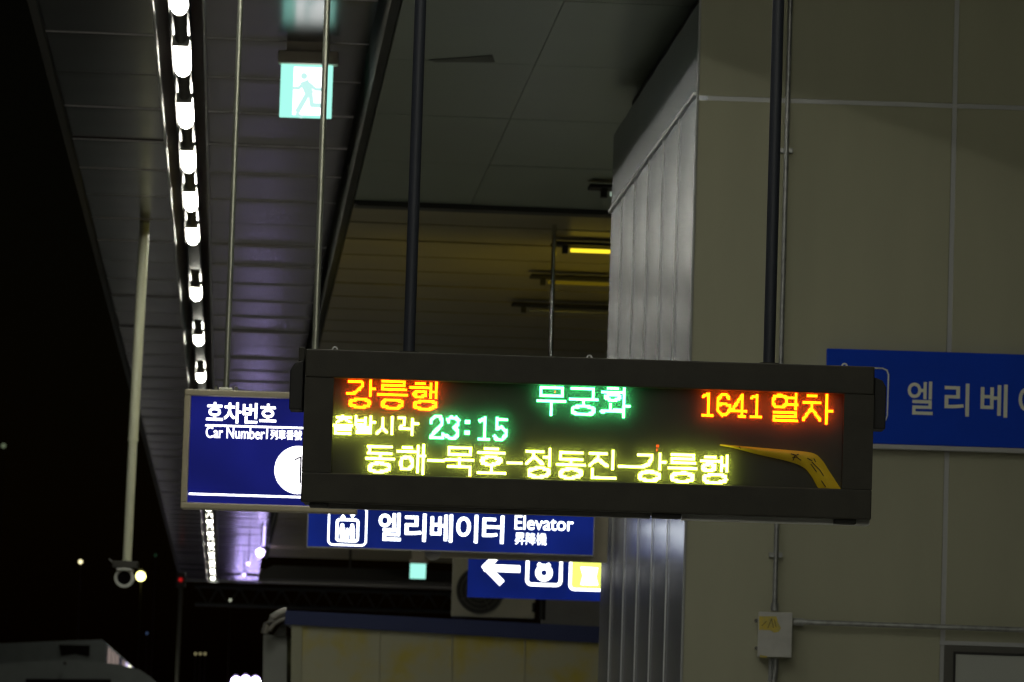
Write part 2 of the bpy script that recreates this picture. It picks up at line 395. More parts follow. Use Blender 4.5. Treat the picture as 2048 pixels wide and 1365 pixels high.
MB().boxp(S0+.05, S1-.01, Lw+.0505, Lw+2.8, -1.6, ztop-1.6-.01).build('wall_core', trimm, bld)
MB().tube([(X0+.001, YW-.001, 0), (X0+.001, YW-.001, zfr)], .006, 8).build('corner_trim', stripm, bld)
# window low on the right
wx0, wz1 = atY(1887, 1330, YW).x, atY(1960, 1293, YW).z
wi = MB().box(wx0, wx0+1.3, YW-.020, YW-.003, wz1-1.2, wz1).build('window', mat('window surround', (.09, .088, .08), .5), bld, bevel=.004)
px0, pz1 = atY(1910, 1340, YW).x, atY(1970, 1311, YW).z
MB().box(px0, px0+1.1, YW-.026, YW-.0205, pz1-1, pz1).build('pane', mat('frosted pane', (.42, .44, .42), .35), wi)
MB().box(px0-.012, px0-.001, YW-.030, YW-.0205, pz1-1, pz1+.012).build('frame', rubber, wi)
MB().box(px0, px0+1.1, YW-.030, YW-.0205, pz1+.001, pz1+.012).build('frame', rubber, wi)
MB().box(wx0-.02, wx0+1.35, YW-.016, YW-.0035, wz1+.001, wz1+.02).build('frame', stripm, wi)
# ------------------------------------------------------------------ blue elevator sign on the wall
YB = YW-.05
ax0, ax1, az0, az1 = rect(1652, 2300, 706, 896, YB)
az1 = atY(1652, 697, YB).z; az0 = atY(1760, 888, YB).z
ws = thing('wall_sign', 'unlit blue elevator sign with grey lettering on the olive wall at right', 'sign', (ax0, YB, az0))
MB().box(ax0, ax1, YB, YB+.048, az0, az1).build('sign_panel', bluem, ws, bevel=.003)
MB().box(ax0-.0, ax1, YB-.004, YB+.047, az0-.022, az0-.0015).build('lower_rail', stripm, ws)
YT = YB-.002
lettering('엘', 1815, 1866, 763, 830, YT, greyprint, ws, .012); lettering('리', 1889, 1938.5, 767, 833, YT, greyprint, ws, .014)
lettering('베', 1961, 2015, 769, 835, YT, greyprint, ws, .014); lettering('이', 2037, 2086, 771, 838, YT, greyprint, ws, .014)
bars([[(1745, 736.5), (1765, 737), (1774, 741), (1777, 750), (1774.5, 832), (1771, 840), (1760, 846), (1690, 843), (1684, 835), (1687, 745), (1694, 737), (1745, 736.5)]], YT-.002, 2.6, greyprint, ws, 'icon_frame')
# ------------------------------------------------------------------ conduit and junction box
YC = YW-.045
cv = thing('wall_conduit', 'thin galvanised conduit running down the olive wall into the grey box', 'conduit', atY(1549, 1222, YC))
cb = atY(1549, 1222, YC); ctop = Vector((cb.x+.0, YC, zfr))
MB().tube([cb, ctop], .0115).build('pipe', conduitm, cv, smooth=True)
MB().tube([cb, cb+Vector((0, 0, .035))], .018).build('coupling', conduitm, cv, smooth=True)
for y in (300, 1110):
    p = Vector((cb.x, YC, atY(1555, y, YC).z)); MB().box(p.x-.03, p.x+.03, YC+.010, YW-.001, p.z-.01, p.z+.01).build('clip', conduitm, cv)
ch = thing('wall_conduit', 'horizontal conduit leaving the grey box to the right', 'conduit', atY(1588, 1245, YC))
p0, p1 = atY(1586, 1244, YC), atY(2300, 1269, YC)
MB().tube([p0, p1], .012).build('pipe', conduitm, ch, smooth=True)
MB().tube([p0, p0+Vector((.05, 0, -.001))], .018).build('coupling', conduitm, ch, smooth=True)
cl = thing('wall_conduit', 'pair of conduits dropping below the grey box', 'conduit', atY(1548, 1320, YC))
a = atY(1551, 1317, YC); MB().tube([a, a+Vector((0, 0, -.05)), a+Vector((-.006, 0, -.10)), Vector((a.x-.01, YC, .02))], .014).build('pipe', conduitm, cl, smooth=True)
a = atY(1541, 1317, YC+.01); MB().tube([a, Vector((a.x, YC+.01, .02))], .009).build('pipe', conduitm, cl, smooth=True)
jx0, jx1, jz0, jz1 = rect(1516, 1584, 1225, 1315, YW-.09)
jb = thing('junction_box', 'small grey junction box with torn yellow sticker on the olive wall', 'junction box', (jx0, YW-.09, jz0))
MB().box(jx0+.004, jx1-.004, YW-.085, YW-.001, jz0+.004, jz1-.004).build('body', boxm, jb, bevel=.004)
MB().box(jx0, jx1, YW-.100, YW-.0855, jz0, jz1).build('cover', boxm, jb, bevel=.003)
ylw = mat('faded yellow sticker', (.62, .47, .06), .6, color2=(.45, .40, .14), vscale=60)
pts = [atY(x, y, YW-.1015) for x, y in ((1518, 1233), (1553, 1233), (1556, 1245), (1562, 1256), (1558, 1264), (1548, 1266), (1540, 1261), (1518, 1260))]
MB().prism(pts, (0, .001, 0)).build('sticker', ylw, jb)
bars([[(1536, 1256), (1543, 1238), (1547, 1256)], [(1549, 1240), (1552, 1254)], [(1524, 1252), (1533, 1243)]], YW-.103, 1.6, mat('sticker ink', (.2, .16, .05), .7), jb, 'sticker_print', .001)
pts = [atY(x, y, YW-.1015) for x, y in ((1520, 1310), (1535, 1313), (1533, 1316), (1520, 1315))]
MB().prism(pts, (0, .001, 0)).build('sticker', ylw, jb)
for y in (1242, 1297):
    c = atY(1512.5, y, YW-.07); MB().tube([c+Vector((0, -.008, 0)), c+Vector((0, .03, 0))], .009, 12).build('hinge', chrome, jb, smooth=True)
# ================================================================== LED DEPARTURE DISPLAY
YD = 11.6
x0, x1, z0, z1 = rect(606.5, 1746, 715.5, 1022, YD)
sx0, sx1, sz0, sz1 = rect(665, 1686.5, 772, 962, YD)
led = thing('departure_display', 'black hanging departure display lit with red, green and yellow letters', 'display', ((x0+x1)/2, YD, z0))
DEP = .19
fr = MB()
MB().box(x0, x1, YD, YD+.030, sz1, z1).build('bezel', blackm, led, bevel=.004)
MB().box(x0, x1, YD, YD+.030, z0, sz0).build('bezel', blackm, led, bevel=.004)
MB().box(x0, sx0, YD+.0008, YD+.030, sz0+.0005, sz1-.0005).build('bezel', blackm, led)
MB().box(sx1, x1, YD+.0008, YD+.030, sz0+.0005, sz1-.0005).build('bezel', blackm, led)
MB().box(x0+.002, x1-.002, YD+.0305, YD+DEP, z0+.002, z1-.002).build('case', blackm, led, bevel=.004)
GLASS, BOARD = YD+.010, YD+.0285
MB().box(sx0+.0005, sx1-.0005, GLASS, GLASS+.002, sz0+.0005, sz1-.0005).build('cover_pane', pane_mat(), led)
board = mat('led board', (.05, .048, .042), .55, bump=.0)
MB().box(sx0+.001, sx1-.001, BOARD, BOARD+.0018, sz0+.001, sz1-.001).build('led_board', board, led)
# the dot matrix: strokes of each letter are laid over the board's dot grid, every dot a small lit square
PITCH = 2.7*YD/F
ZR = [  # zoom origin and scale: letter strokes are given in enlarged photo pixels
 (680, 745, 9.414), (850, 810, 9.414), (1060, 755, 9.414), (1390, 770, 6.827), (720, 880, 5.389), (1040, 890, 4.6545)]
def ell(cx, cy, rx, ry): return [(cx+rx*math.cos(a), cy+ry*math.sin(a)) for a in [math.pi*2*k/24 for k in range(25)]]
RED, GRN, YEL, YSM = 'r', 'g', 'y', 's'
T = [
 (0, RED, [[(165,165),(385,172),(418,205),(415,260),(360,325),(270,385),(135,398)], [(570,150),(563,440)], [(570,310),(650,315)], ell(370,578,185,78)]),
 (0, RED, [[(795,160),(1195,168),(1200,240),(800,245),(800,325),(1225,332)], [(735,415),(1245,430)], ell(985,595,195,80)]),
 (0, RED, [[(1445,215),(1580,218)], [(1340,290),(1690,300)], ell(1505,410,112,55), [(1715,210),(1710,480)], [(1822,190),(1812,480)], [(1715,375),(1812,375)], ell(1600,615,210,78)]),
 (0, YSM, [[(60,825),(60,860)], [(-60,858),(205,866)], [(60,870),(-60,938)], [(60,870),(195,942)], [(-110,985),(235,992)], [(60,990),(60,1035)], [(-90,1038),(200,1042),(200,1085),(-85,1090),(-85,1138),(205,1142)]]),
 (0, YSM, [[(310,840),(310,985),(465,985),(465,850)], [(310,915),(465,920)], [(570,845),(570,1010)], [(570,930),(655,932)], [(325,1045),(580,1050),(580,1095),(330,1100),(330,1145),(580,1150)]]),
 (0, YSM, [[(795,880),(795,1040),(700,1140)], [(795,1040),(880,1140)], [(995,860),(985,1165)]]),
 (0, YSM, [[(1110,865),(1225,872),(1215,990),(1130,1020)], [(1370,875),(1360,1030)], [(1370,960),(1460,962)], [(1130,1072),(1362,1076),(1350,1180)]]),
 (1, GRN, [[(130,345),(120,290),(190,225),(280,225),(325,290),(318,370),(110,590),(110,625),(320,625),(325,565)]]),
 (1, GRN, [[(440,330),(430,285),(500,240),(590,245),(630,300),(620,370),(545,430),(620,500),(615,570),(560,630),(460,630),(395,570)]]),
 (1, GRN, [[(785,320),(810,320)], [(785,345),(810,345)], [(778,520),(803,520)], [(778,548),(803,548)]]),
 (1, GRN, [[(1040,300),(1120,260),(1115,650)], [(1025,655),(1195,660)]]),
 (1, GRN, [[(1530,272),(1372,270),(1350,450),(1440,425),(1520,500),(1510,590),(1440,665),(1360,660),(1310,595)]]),
 (1, YEL, [[(450,815),(855,830),(850,945),(450,935),(450,815)], [(400,1015),(900,1040)], [(645,1030),(645,1100)], [(445,1145),(840,1165),(835,1320)]]),
 (1, YEL, [[(1155,815),(1360,825)], [(1025,895),(1480,905)], ell(1245,1055,175,72), [(1245,1130),(1240,1260)], [(990,1265),(1495,1280)]]),
 (1, YEL, [[(75,1035),(330,1045)]]), (1, YEL, [[(1570,1085),(1820,1095)]]),
 (2, GRN, [[(210,200),(610,210),(610,350),(215,340),(210,200)], [(150,445),(655,460)], [(405,460),(400,690)]]),
 (2, GRN, [[(805,220),(1200,230),(1200,330),(1185,400)], [(755,415),(1260,430)], [(1000,430),(1000,540)], ell(1000,625,205,82)]),
 (2, GRN, [[(1485,215),(1635,220)], [(1380,290),(1740,295)], ell(1555,378,125,52), [(1525,515),(1520,630)], [(1345,640),(1750,625)], [(1785,220),(1772,735)], [(1790,550),(1855,553)]]),
 (3, RED, [[(115,155),(185,125),(178,410)], [(110,413),(240,418)]]),
 (3, RED, [[(465,190),(430,140),(370,135),(325,190),(315,350),(370,415),(420,415),(470,350),(465,290),(410,255),(340,270)]]),
 (3, RED, [[(635,430),(640,145),(515,335),(515,350),(700,357)], [(600,430),(680,435)]]),
 (3, RED, [[(770,180),(840,155),(830,435)], [(765,437),(895,440)]]),
 (3, RED, [ell(1160,228,95,85), [(1385,135),(1380,325)], [(1290,190),(1385,190)], [(1290,262),(1385,265)], [(1080,378),(1370,388),(1375,435),(1085,440),(1085,488),(1395,500)]]),
 (3, RED, [[(1545,158),(1660,165)], [(1485,230),(1715,240)], [(1600,240),(1590,320),(1480,470)], [(1590,320),(1705,480)], [(1800,150),(1793,525)], [(1800,350),(1860,355)]]),
 (4, YEL, [[(335,70),(100,68),(98,138),(330,145)], [(215,145),(215,195)], [(70,195),(355,205)], ell(208,300,112,46)]),
 (4, YEL, [[(470,78),(555,80)], [(415,132),(600,135)], ell(503,255,66,68), [(630,80),(622,350)], [(690,70),(680,360)], [(630,180),(690,180)]]),
 (5, YEL, [[(65,55),(210,60)], [(135,65),(130,110),(60,175)], [(130,110),(210,180)], [(280,50),(275,190)], [(230,110),(280,112)], ell(175,258,98,41)]),
 (5, YEL, [[(580,72),(375,68),(373,128),(580,135)], [(473,135),(473,175)], [(350,178),(600,188)], ell(470,268,98,41)]),
 (5, YEL, [[(660,78),(800,82)], [(725,85),(720,130),(650,190)], [(720,130),(805,195)], [(872,65),(865,215)], [(670,235),(672,300),(880,310)]]),
 (5, YEL, [[(930,198),(1060,203)]]),
 (5, YEL, [[(1105,90),(1225,95),(1230,130),(1195,180),(1145,205),(1085,205)], [(1303,85),(1300,225)], [(1305,160),(1345,162)], ell(1205,293,95,41)]),
 (5, YEL, [[(1415,90),(1610,95),(1612,130),(1415,128),(1415,165),(1625,175)], [(1385,215),(1640,222)], ell(1510,303,98,41)]),
 (5, YEL, [[(1730,110),(1810,112)], [(1690,150),(1880,155)], ell(1760,210,55,30), [(1880,115),(1875,245)], [(1930,105),(1920,248)], [(1880,190),(1930,190)], ell(1813,315,105,41)]),
 (2, 'd', [[(478,138),(478,139)], [(472,275),(472,292)]]), (5, 'd', [[(1275,5),(1275,18)], [(1275,48),(1275,49)]]), (1, 'd', [[(850,1358),(855,1358)]]),
]
dotm = {RED: emat('red dots', (27, 2.1, .02), 1.0), GRN: emat('green dots', (2.0, 25, 6.5), 1.0), YEL: emat('yellow dots', (16, 19, 1.9), 1.0),
        YSM: emat('yellow dots', (16, 19, 1.9), 1.0), 'd': emat('stuck red dots', (2.2, .12, .01), 1.0)}
thrs = {RED: 1.15, GRN: 1.27, YEL: 1.30, YSM: 1.0, 'd': .72}
def seg_d(p, a, b):
    ax, ay, bx, by = *a, *b; vx, vy = bx-ax, by-ay; q = vx*vx+vy*vy
    t = 0 if q < 1e-12 else max(0, min(1, ((p[0]-ax)*vx+(p[1]-ay)*vy)/q))
    return math.hypot(p[0]-ax-t*vx, p[1]-ay-t*vy)
for zi, kind, strokes in T:
    ox, oy, s_ = ZR[zi]; dots = set()
    for st in strokes:
        P = []
        for x, y in st:
            q = atY(ox+x/s_, oy+y/s_, BOARD); P.append(((q.x-sx0)/PITCH, (q.z-sz0)/PITCH))
        if len(st) < 20 and kind != 'd':     # straight strokes sit on the dot grid: two full rows
            Q = []
            for i, (a, b_) in enumerate(P): Q.append((round(a-.5)+.5, round(b_-.5)+.5) if False else (a, b_))
            P = Q
        for a, b_ in zip(P[:-1], P[1:]):
            if abs(a[1]-b_[1]) < .8: m_ = round((a[1]+b_[1])/2); a, b_ = (a[0], m_), (b_[0], m_)
            elif abs(a[0]-b_[0]) < .8: m_ = round((a[0]+b_[0])/2); a, b_ = (m_, a[1]), (m_, b_[1])
            for i in range(int(min(a[0], b_[0]))-3, int(max(a[0], b_[0]))+4):
                for j in range(int(min(a[1], b_[1]))-3, int(max(a[1], b_[1]))+4):
                    if seg_d((i+.5, j+.5), a, b_) <= thrs[kind]: dots.add((i, j))
    b = MB()
    for i, j in sorted(dots):
        cx, cz = sx0+(i+.5)*PITCH, sz0+(j+.5)*PITCH; h = PITCH*.39; o = len(b.v)
        if not (sx0 < cx < sx1 and sz0 < cz < sz1): continue
        b.v += [Vector((cx-h, BOARD-.001, cz-h)), Vector((cx+h, BOARD-.001, cz-h)), Vector((cx+h, BOARD-.001, cz+h)), Vector((cx-h, BOARD-.001, cz+h))]
        b.f.append([o, o+1, o+2, o+3])
    o = b.build('lit_dots', dotm[kind], led); o['kind'] = 'stuff'
# lugs, eye bolts, feet and the rail underneath
def lug(a0, a1, b0, b1, c):
    X_0, X_1, Z_0, Z_1 = rect(a0, a1, b0, b1, YD+.05)
    r = (X_1-X_0)*.8; pts = [Vector((X_0, YD+.02, Z_0)), Vector((X_1, YD+.02, Z_0))]
    if c > 0: pts += [Vector((X_1, YD+.02, Z_1-r)), Vector((X_1-r*.4, YD+.02, Z_1-r*.3)), Vector((X_0, YD+.02, Z_1))]
    else: pts += [Vector((X_1, YD+.02, Z_1)), Vector((X_0+r*.4, YD+.02, Z_1-r*.3)), Vector((X_0, YD+.02, Z_1-r))]
    return MB().prism(pts, (0, .10, 0)).build('side_latch', rubber, led, bevel=.003)
lug(580.5, 607, 722, 821, -1); lug(1745.5, 1770, 757, 860, 1)
q = rect(597, 609, 694, 722, YD+.05); MB().box(q[0], q[1], YD+.06, YD+.14, q[2], q[3]).build('corner_tab', blackm, led, bevel=.002)
for x, y in ((670, 697), (1179, 713.5), (1689, 730)):
    c = atY(x, y, YD+.07)
    MB().tube([c+Vector((0, 0, -.012)), c+Vector((0, 0, -.004))], .010, 10).build('bolt', chrome, led, smooth=True)
    MB().ring((c.x, c.z-.003), .008, .004, c.y-.004, c.y+.004, 18).build('eye', alu, led, smooth=True)
for xa, xb, y in ((619, 657, 1003), (1304, 1362, 1026), (1668, 1712, 1037)):
    a, b_ = atY(xa, y, YD+.02), atY(xb, y, YD+.02); MB().box(a.x, b_.x, YD+.012, YD+.06, z0-.012, z0+.001).build('clip', rubber, led, bevel=.002)
a, b_ = atY(1362, 1030, YD+.1), atY(1736, 1040, YD+.1)
MB().box(a.x, b_.x, YD+.045, YD+.13, z0-.011, z0+.001).build('under_rail', alu, led)
a, b_ = atY(655, 1006, YD+.1), atY(1300, 1028, YD+.1)
MB().box(a.x, b_.x, YD+.085, YD+.13, z0-.009, z0+.001).build('under_rail', mat('dull under rail', (.18, .18, .17), .5, .5), led)
# hanger pipes of the display
for px, py in ((818, 697), (1538, 722)):
    c = atY(px, py, YD+.11)
    MB().tube([Vector((c.x, c.y, z1-.01)), Vector((c.x, c.y, 1.6+HC+.0))], .0155).build('hanger_pipe', darkpipe, led, smooth=True)
    MB().tube([Vector((c.x, c.y, z1-.002)), Vector((c.x, c.y, z1+.010))], .026).build('flange', blackm, led, smooth=True)
# yellow printed strap shape, a mirror image built solid behind the cover pane
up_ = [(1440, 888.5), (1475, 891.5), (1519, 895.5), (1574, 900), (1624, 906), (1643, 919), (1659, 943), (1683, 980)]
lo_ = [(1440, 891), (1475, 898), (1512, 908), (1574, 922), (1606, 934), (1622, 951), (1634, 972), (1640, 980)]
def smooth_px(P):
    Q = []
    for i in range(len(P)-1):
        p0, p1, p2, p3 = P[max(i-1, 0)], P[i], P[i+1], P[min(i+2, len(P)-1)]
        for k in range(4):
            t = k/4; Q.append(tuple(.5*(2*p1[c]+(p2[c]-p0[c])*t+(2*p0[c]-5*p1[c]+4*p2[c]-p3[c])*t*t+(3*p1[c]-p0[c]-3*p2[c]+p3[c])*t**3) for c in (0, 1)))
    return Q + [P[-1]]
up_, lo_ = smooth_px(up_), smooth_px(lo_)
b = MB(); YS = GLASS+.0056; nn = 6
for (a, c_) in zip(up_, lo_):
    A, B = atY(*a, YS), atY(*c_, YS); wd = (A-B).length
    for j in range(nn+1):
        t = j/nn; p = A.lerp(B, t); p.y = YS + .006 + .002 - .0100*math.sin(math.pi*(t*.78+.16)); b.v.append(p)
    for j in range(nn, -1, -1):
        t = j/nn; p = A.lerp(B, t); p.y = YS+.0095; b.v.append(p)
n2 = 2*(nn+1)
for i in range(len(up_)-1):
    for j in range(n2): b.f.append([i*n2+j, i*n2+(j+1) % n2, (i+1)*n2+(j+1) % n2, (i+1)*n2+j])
reflection = b.build('yellow_strap', mat('yellow vinyl', (.85, .58, .01), .45, var=.05, vscale=40), None, smooth=True)
tag(reflection, 'bent yellow strap with black writing behind the glass in the lower right of the display', 'strap')
ink = mat('black ink', (.01, .01, .008), .6)
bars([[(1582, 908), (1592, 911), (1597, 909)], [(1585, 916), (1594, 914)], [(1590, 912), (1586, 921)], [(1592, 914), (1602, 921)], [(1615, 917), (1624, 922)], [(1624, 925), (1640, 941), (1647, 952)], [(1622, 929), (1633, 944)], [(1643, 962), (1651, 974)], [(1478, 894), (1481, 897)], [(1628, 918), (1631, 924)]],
     YS-.0031, 1.9, ink, reflection, 'strap_print', .0004)
# ================================================================== CAR NUMBER SIGN
YN = 20.0
x0, x1, z0, z1 = rect(365, 717, 783.5, 1022.5, YN); ft = 12.5*YN/F
cs = thing('car_number_sign', 'backlit blue car number sign in a beige frame beside the display', 'sign', ((x0+x1)/2, YN, z0))
MB().box(x0, x1, YN, YN+.11, z1-ft, z1).build('frame', beige, cs, bevel=.006); MB().box(x0, x1, YN, YN+.11, z0, z0+ft).build('frame', beige, cs, bevel=.006)
MB().box(x0, x0+ft, YN+.001, YN+.11, z0+ft+.0005, z1-ft-.0005).build('frame', beige, cs, bevel=.004); MB().box(x1-ft, x1, YN+.001, YN+.11, z0+ft+.0005, z1-ft-.0005).build('frame', beige, cs, bevel=.004)
YP = YN+.03
MB().box(x0+ft+.001, x1-ft-.001, YP, YP+.03, z0+ft+.001, z1-ft-.001).build('lit_panel', mat('backlit violet blue panel', (.005, .01, .12), .4, spec=.15, emit=(.005, .007, .115), estr=.85), cs)
YL = YP-.002
lettering('호차번호', 413, 552.5, 806, 847.5, YL, whitelit, cs, .018)
bars([[(412, 851), (690, 859)]], YL, 3.3, whitelit, cs, 'rule'); bars([[(379, 988), (705, 998)]], YL, 3.6, whitelit, cs, 'rule')
lettering('Car Number', 412, 529.5, 855, 877.5, YL, whitelit, cs, .001); bars([[(534.5, 858), (533.5, 877)]], YL, 2.6, whitelit, cs, 'rule')
lettering('列車番號', 541, 603.5, 860.5, 880, YL, whitelit, cs, .0)
c = atY(597, 940.5, YL); R = 48*YN/F
MB().prism([Vector((c.x+R*math.cos(2*math.pi*k/48), YL, c.z+R*math.sin(2*math.pi*k/48))) for k in range(48)], (0, .0015, 0)).build('number_disc', whitelit, cs)
bars([[(602, 914), (600.5, 967)]], YL-.002, 4.2, mat('dark blue digit', (.01, .01, .1), .5), cs, 'digit'); bars([[(590, 920), (601, 914.5)]], YL-.0045, 3.6, MATS['dark blue digit'], cs, 'digit')
for px, py, r in ((452, 782, .0125), (627, 790, .0140)):
    c = atY(px, py, YN+.055)
    MB().tube([Vector((c.x, c.y, z1-.004)), Vector((c.x, c.y, 1.6+HC+.02))], r).build('hanger_pole', steel, cs, smooth=True)
    MB().box(c.x-.03, c.x+.03, c.y-.02, c.y+.02, z1+.0005, z1+.014).build('foot', steel, cs, bevel=.003)
    for e in (-1, 1): MB().tube([Vector((c.x+e*.045, c.y, z1-.002)), Vector((c.x+e*.045, c.y, z1+.02))], .008, 8).build('bolt', steel, cs)
# ================================================================== EXIT SIGNS
def exit_sign(label, X_0, X_1, Z_0, Z_1, Y, name='exit_sign', full=True):
    t = thing(name, label, 'exit sign', ((X_0+X_1)/2, Y, Z_0), 'green emergency exit signs')
    wd, ht = X_1-X_0, Z_1-Z_0
    MB().box(X_0-wd*.06, X_1+wd*.10, Y-.04, Y+.05, Z_1+.0005, Z_1+ht*.25).build('housing', mat('exit housing', (.85, .76, .62), .5), t, bevel=.008)
    MB().box(X_0, X_1, Y-.008, Y+.008, Z_0, Z_1).build('lit_plate', emat('exit green', (.40, 1.0, .84), .80), t, bevel=.004)
    MB().box(X_0+wd*.10, X_0+wd*.92, Y-.03, Y+.04, Z_1+ht*.251, 1.6+HC).build('stem', MATS['exit housing'], t)
    if not full: return t
    def pt(u, v, d=.0): return Vector((X_0+u*wd, Y-.0095-d, Z_1-v*ht))
    wh, gn = emat('exit white', (1, 1, 1), 1.6), emat('exit figure', (.62, 1.0, .95), .72)
    MB().prism([pt(.25, .05), pt(.83, .05), pt(.83, .95), pt(.25, .95)][::-1], (0, .001, 0)).build('doorway', wh, t)
    def limb(pp, r0):
        b_ = MB()
        for p, q in zip(pp[:-1], pp[1:]):
            P, Q = pt(*p, .002), pt(*q, .002); tt = (Q-P).normalized(); n_ = Vector((-tt.z, 0, tt.x))*r0*wd; e = tt*r0*wd*.5
            b_.prism([P-e-n_, Q+e-n_, Q+e+n_, P-e+n_], (0, .001, 0))
        return b_.build('figure', gn, t)
    hc = pt(.45, .22, .002); b_ = MB().prism([hc+Vector((math.cos(a), 0, math.sin(a)))*wd*.065 for a in [2*math.pi*k/16 for k in range(16)]], (0, .001, 0)); b_.build('figure', gn, t)
    limb([(.47, .35), (.55, .52)], .085); limb([(.45, .36), (.35, .45), (.25, .45)], .033); limb([(.55, .36), (.68, .46), (.80, .46)], .033)
    limb([(.53, .55), (.35, .88)], .05); limb([(.58, .52), (.62, .76), (.80, .76)], .045); limb([(.33, .92), (.43, .99)], .03)
    return t
ex = rect(560.5, 664.5, 130, 236.5, 26.0)
exit_sign('large lit green running man exit sign under the canopy at top left', *ex, 26.0)
ex2 = rect(820, 851.5, 1128, 1158, 60.0)
exit_sign('tiny far green exit sign under the elevator sign', *ex2, 60.0, full=False)
# ================================================================== ELEVATOR SIGN
YE = 24.4
x0, x1, z0, z1 = rect(614.5, 1189, 1004, 1104, YE)
es = thing('elevator_sign', 'backlit blue elevator sign with white lettering hanging below the display', 'sign', ((x0+x1)/2, YE, z0))
MB().box(x0+.006, x1-.006, YE, YE+.10, z0+.006, z1-.006).build('lit_panel', bluelit, es)
gl = mat('thin sign edge', (.35, .35, .33), .4, .6)
for a in ((x0, x1, z0, z0+.0055), (x0, x1, z1-.0055, z1), (x0, x0+.0055, z0+.006, z1-.006), (x1-.0055, x1, z0+.006, z1-.006)):
    MB().box(a[0], a[1], YE-.006, YE+.1, a[2], a[3]).build('frame', gl, es)
YL = YE-.002
for ch_, a, b_ in (('엘', 757.5, 802), ('리', 810, 852), ('베', 861, 905), ('이', 913, 955.5), ('터', 965, 1007.5)):
    dy = ((a+b_)/2-882)*.0262
    lettering(ch_, a, b_, 1029+dy, 1084.5+dy, YL, whitelit2, es, .013)
lettering('Elevator', 1030, 1147, 1033, 1061, YL, whitelit2, es, .002); lettering('昇降機', 1030, 1093, 1066, 1090, YL, whitelit2, es, -.004)
fr_ = rrect_px(657.5, 732.5, 1014.5, 1090.5, 9); bars([fr_+fr_[:1]], YL, 3.0, whitelit2, es, 'icon_frame')
fr_ = rrect_px(674, 715.5, 1040, 1082, 5); bars([fr_+fr_[:1]], YL, 4.5, whitelit2, es, 'icon_car')
MB().prism([atY(*p, YL) for p in ((681, 1036), (691, 1036), (686, 1029))], (0, .001, 0)).build('icon_arrow', whitelit2, es)
MB().prism([atY(*p, YL) for p in ((700, 1029), (711, 1029), (705, 1037))][::-1], (0, .001, 0)).build('icon_arrow', whitelit2, es)
for px, py, k_ in ((684.5, 1062, 1), (694.5, 1067, .7), (704.5, 1062.5, 1)):
    bars([[(px, py-5*k_), (px, py+5*k_)]], YL, 9*k_, whitelit2, es, 'icon_figure'); bars([[(px-2*k_, py+5*k_), (px-2*k_, py+15*k_)], [(px+2*k_, py+5*k_), (px+2*k_, py+15*k_)]], YL, 3.4*k_, whitelit2, es, 'icon_figure')
    c = atY(px, py-11*k_, YL); r = 3.5*k_*YE/F
    MB().prism([c+Vector((math.cos(2*math.pi*j/12), 0, math.sin(2*math.pi*j/12)))*r for j in range(12)], (0, .001, 0)).build('icon_figure', whitelit2, es)
bx0, bx1, bz0, bz1 = rect(868, 1216, 1000, 1121, YE+.12)
MB().box(bx0, bx1, YE+.105, YE+.155, bz0, bz1+.02).build('mounting_arm', beige, es, bevel=.006)
c = atY(866, 1104, YE+.12); MB().tube([Vector((c.x, YE+.104, c.z)), Vector((c.x, YE+.156, c.z))], 17*YE/F, 24).build('arm_end', mat('pale arm end', (.45, .44, .42), .5), es, smooth=True)
# ================================================================== ARROW SIGN
YA = 31.5
x0, x1, z0, z1 = rect(936, 1205, 1085, 1198, YA)
ar = thing('arrow_sign', 'backlit blue direction sign with white arrow half hidden under the elevator sign', 'sign', ((x0+x1)/2, YA, z0))
MB().box(x0, x1, YA, YA+.10, z0, z1).build('lit_panel', bluelit, ar, bevel=.003)
YL = YA-.002; wl = emat('backlit arrow white', (1, 1, .93), 3.0)
bars([[(972, 1136), (1036, 1138.5)]], YL, 13.5, wl, ar, 'arrow'); bars([[(971, 1133), (1001, 1164)], [(971, 1135), (1000, 1106)]], YL-.003, 13, wl, ar, 'arrow')
fr_ = rrect_px(1055, 1122, 1100, 1170, 9); bars([fr_+fr_[:1]], YL, 6, wl, ar, 'icon_frame')
c = atY(1088, 1146, YL); k_ = YA/F
MB().ring((c.x, c.z), 17*k_, 6.2*k_, YL, YL+.001, 28).build('icon_ring', wl, ar)
bars([[(1078, 1129), (1088, 1136), (1098, 1130)]], YL-.002, 7, wl, ar, 'icon_ring')
fr_ = rrect_px(1141, 1212, 1098, 1180, 9)
MB().prism([atY(*p, YL) for p in fr_], (0, .001, 0)).build('icon_plate', emat('backlit lime', (.80, .92, .14), 1.25), ar)
bars([fr_+fr_[:1]], YL-.002, 5, wl, ar, 'icon_frame')
MB().prism([atY(*p, YL-.002) for p in ((1161, 1134), (1196, 1136), (1192, 1154), (1196, 1171), (1161, 1170), (1166, 1152))], (0, .001, 0)).build('icon_symbol', wl, ar)
c = atY(1101, 720, YA+.05); MB().tube([Vector((c.x, c.y, z1)), Vector((c.x, c.y, 1.6+HH-.004))], .0165).build('hanger_pole', chrome, ar, smooth=True)
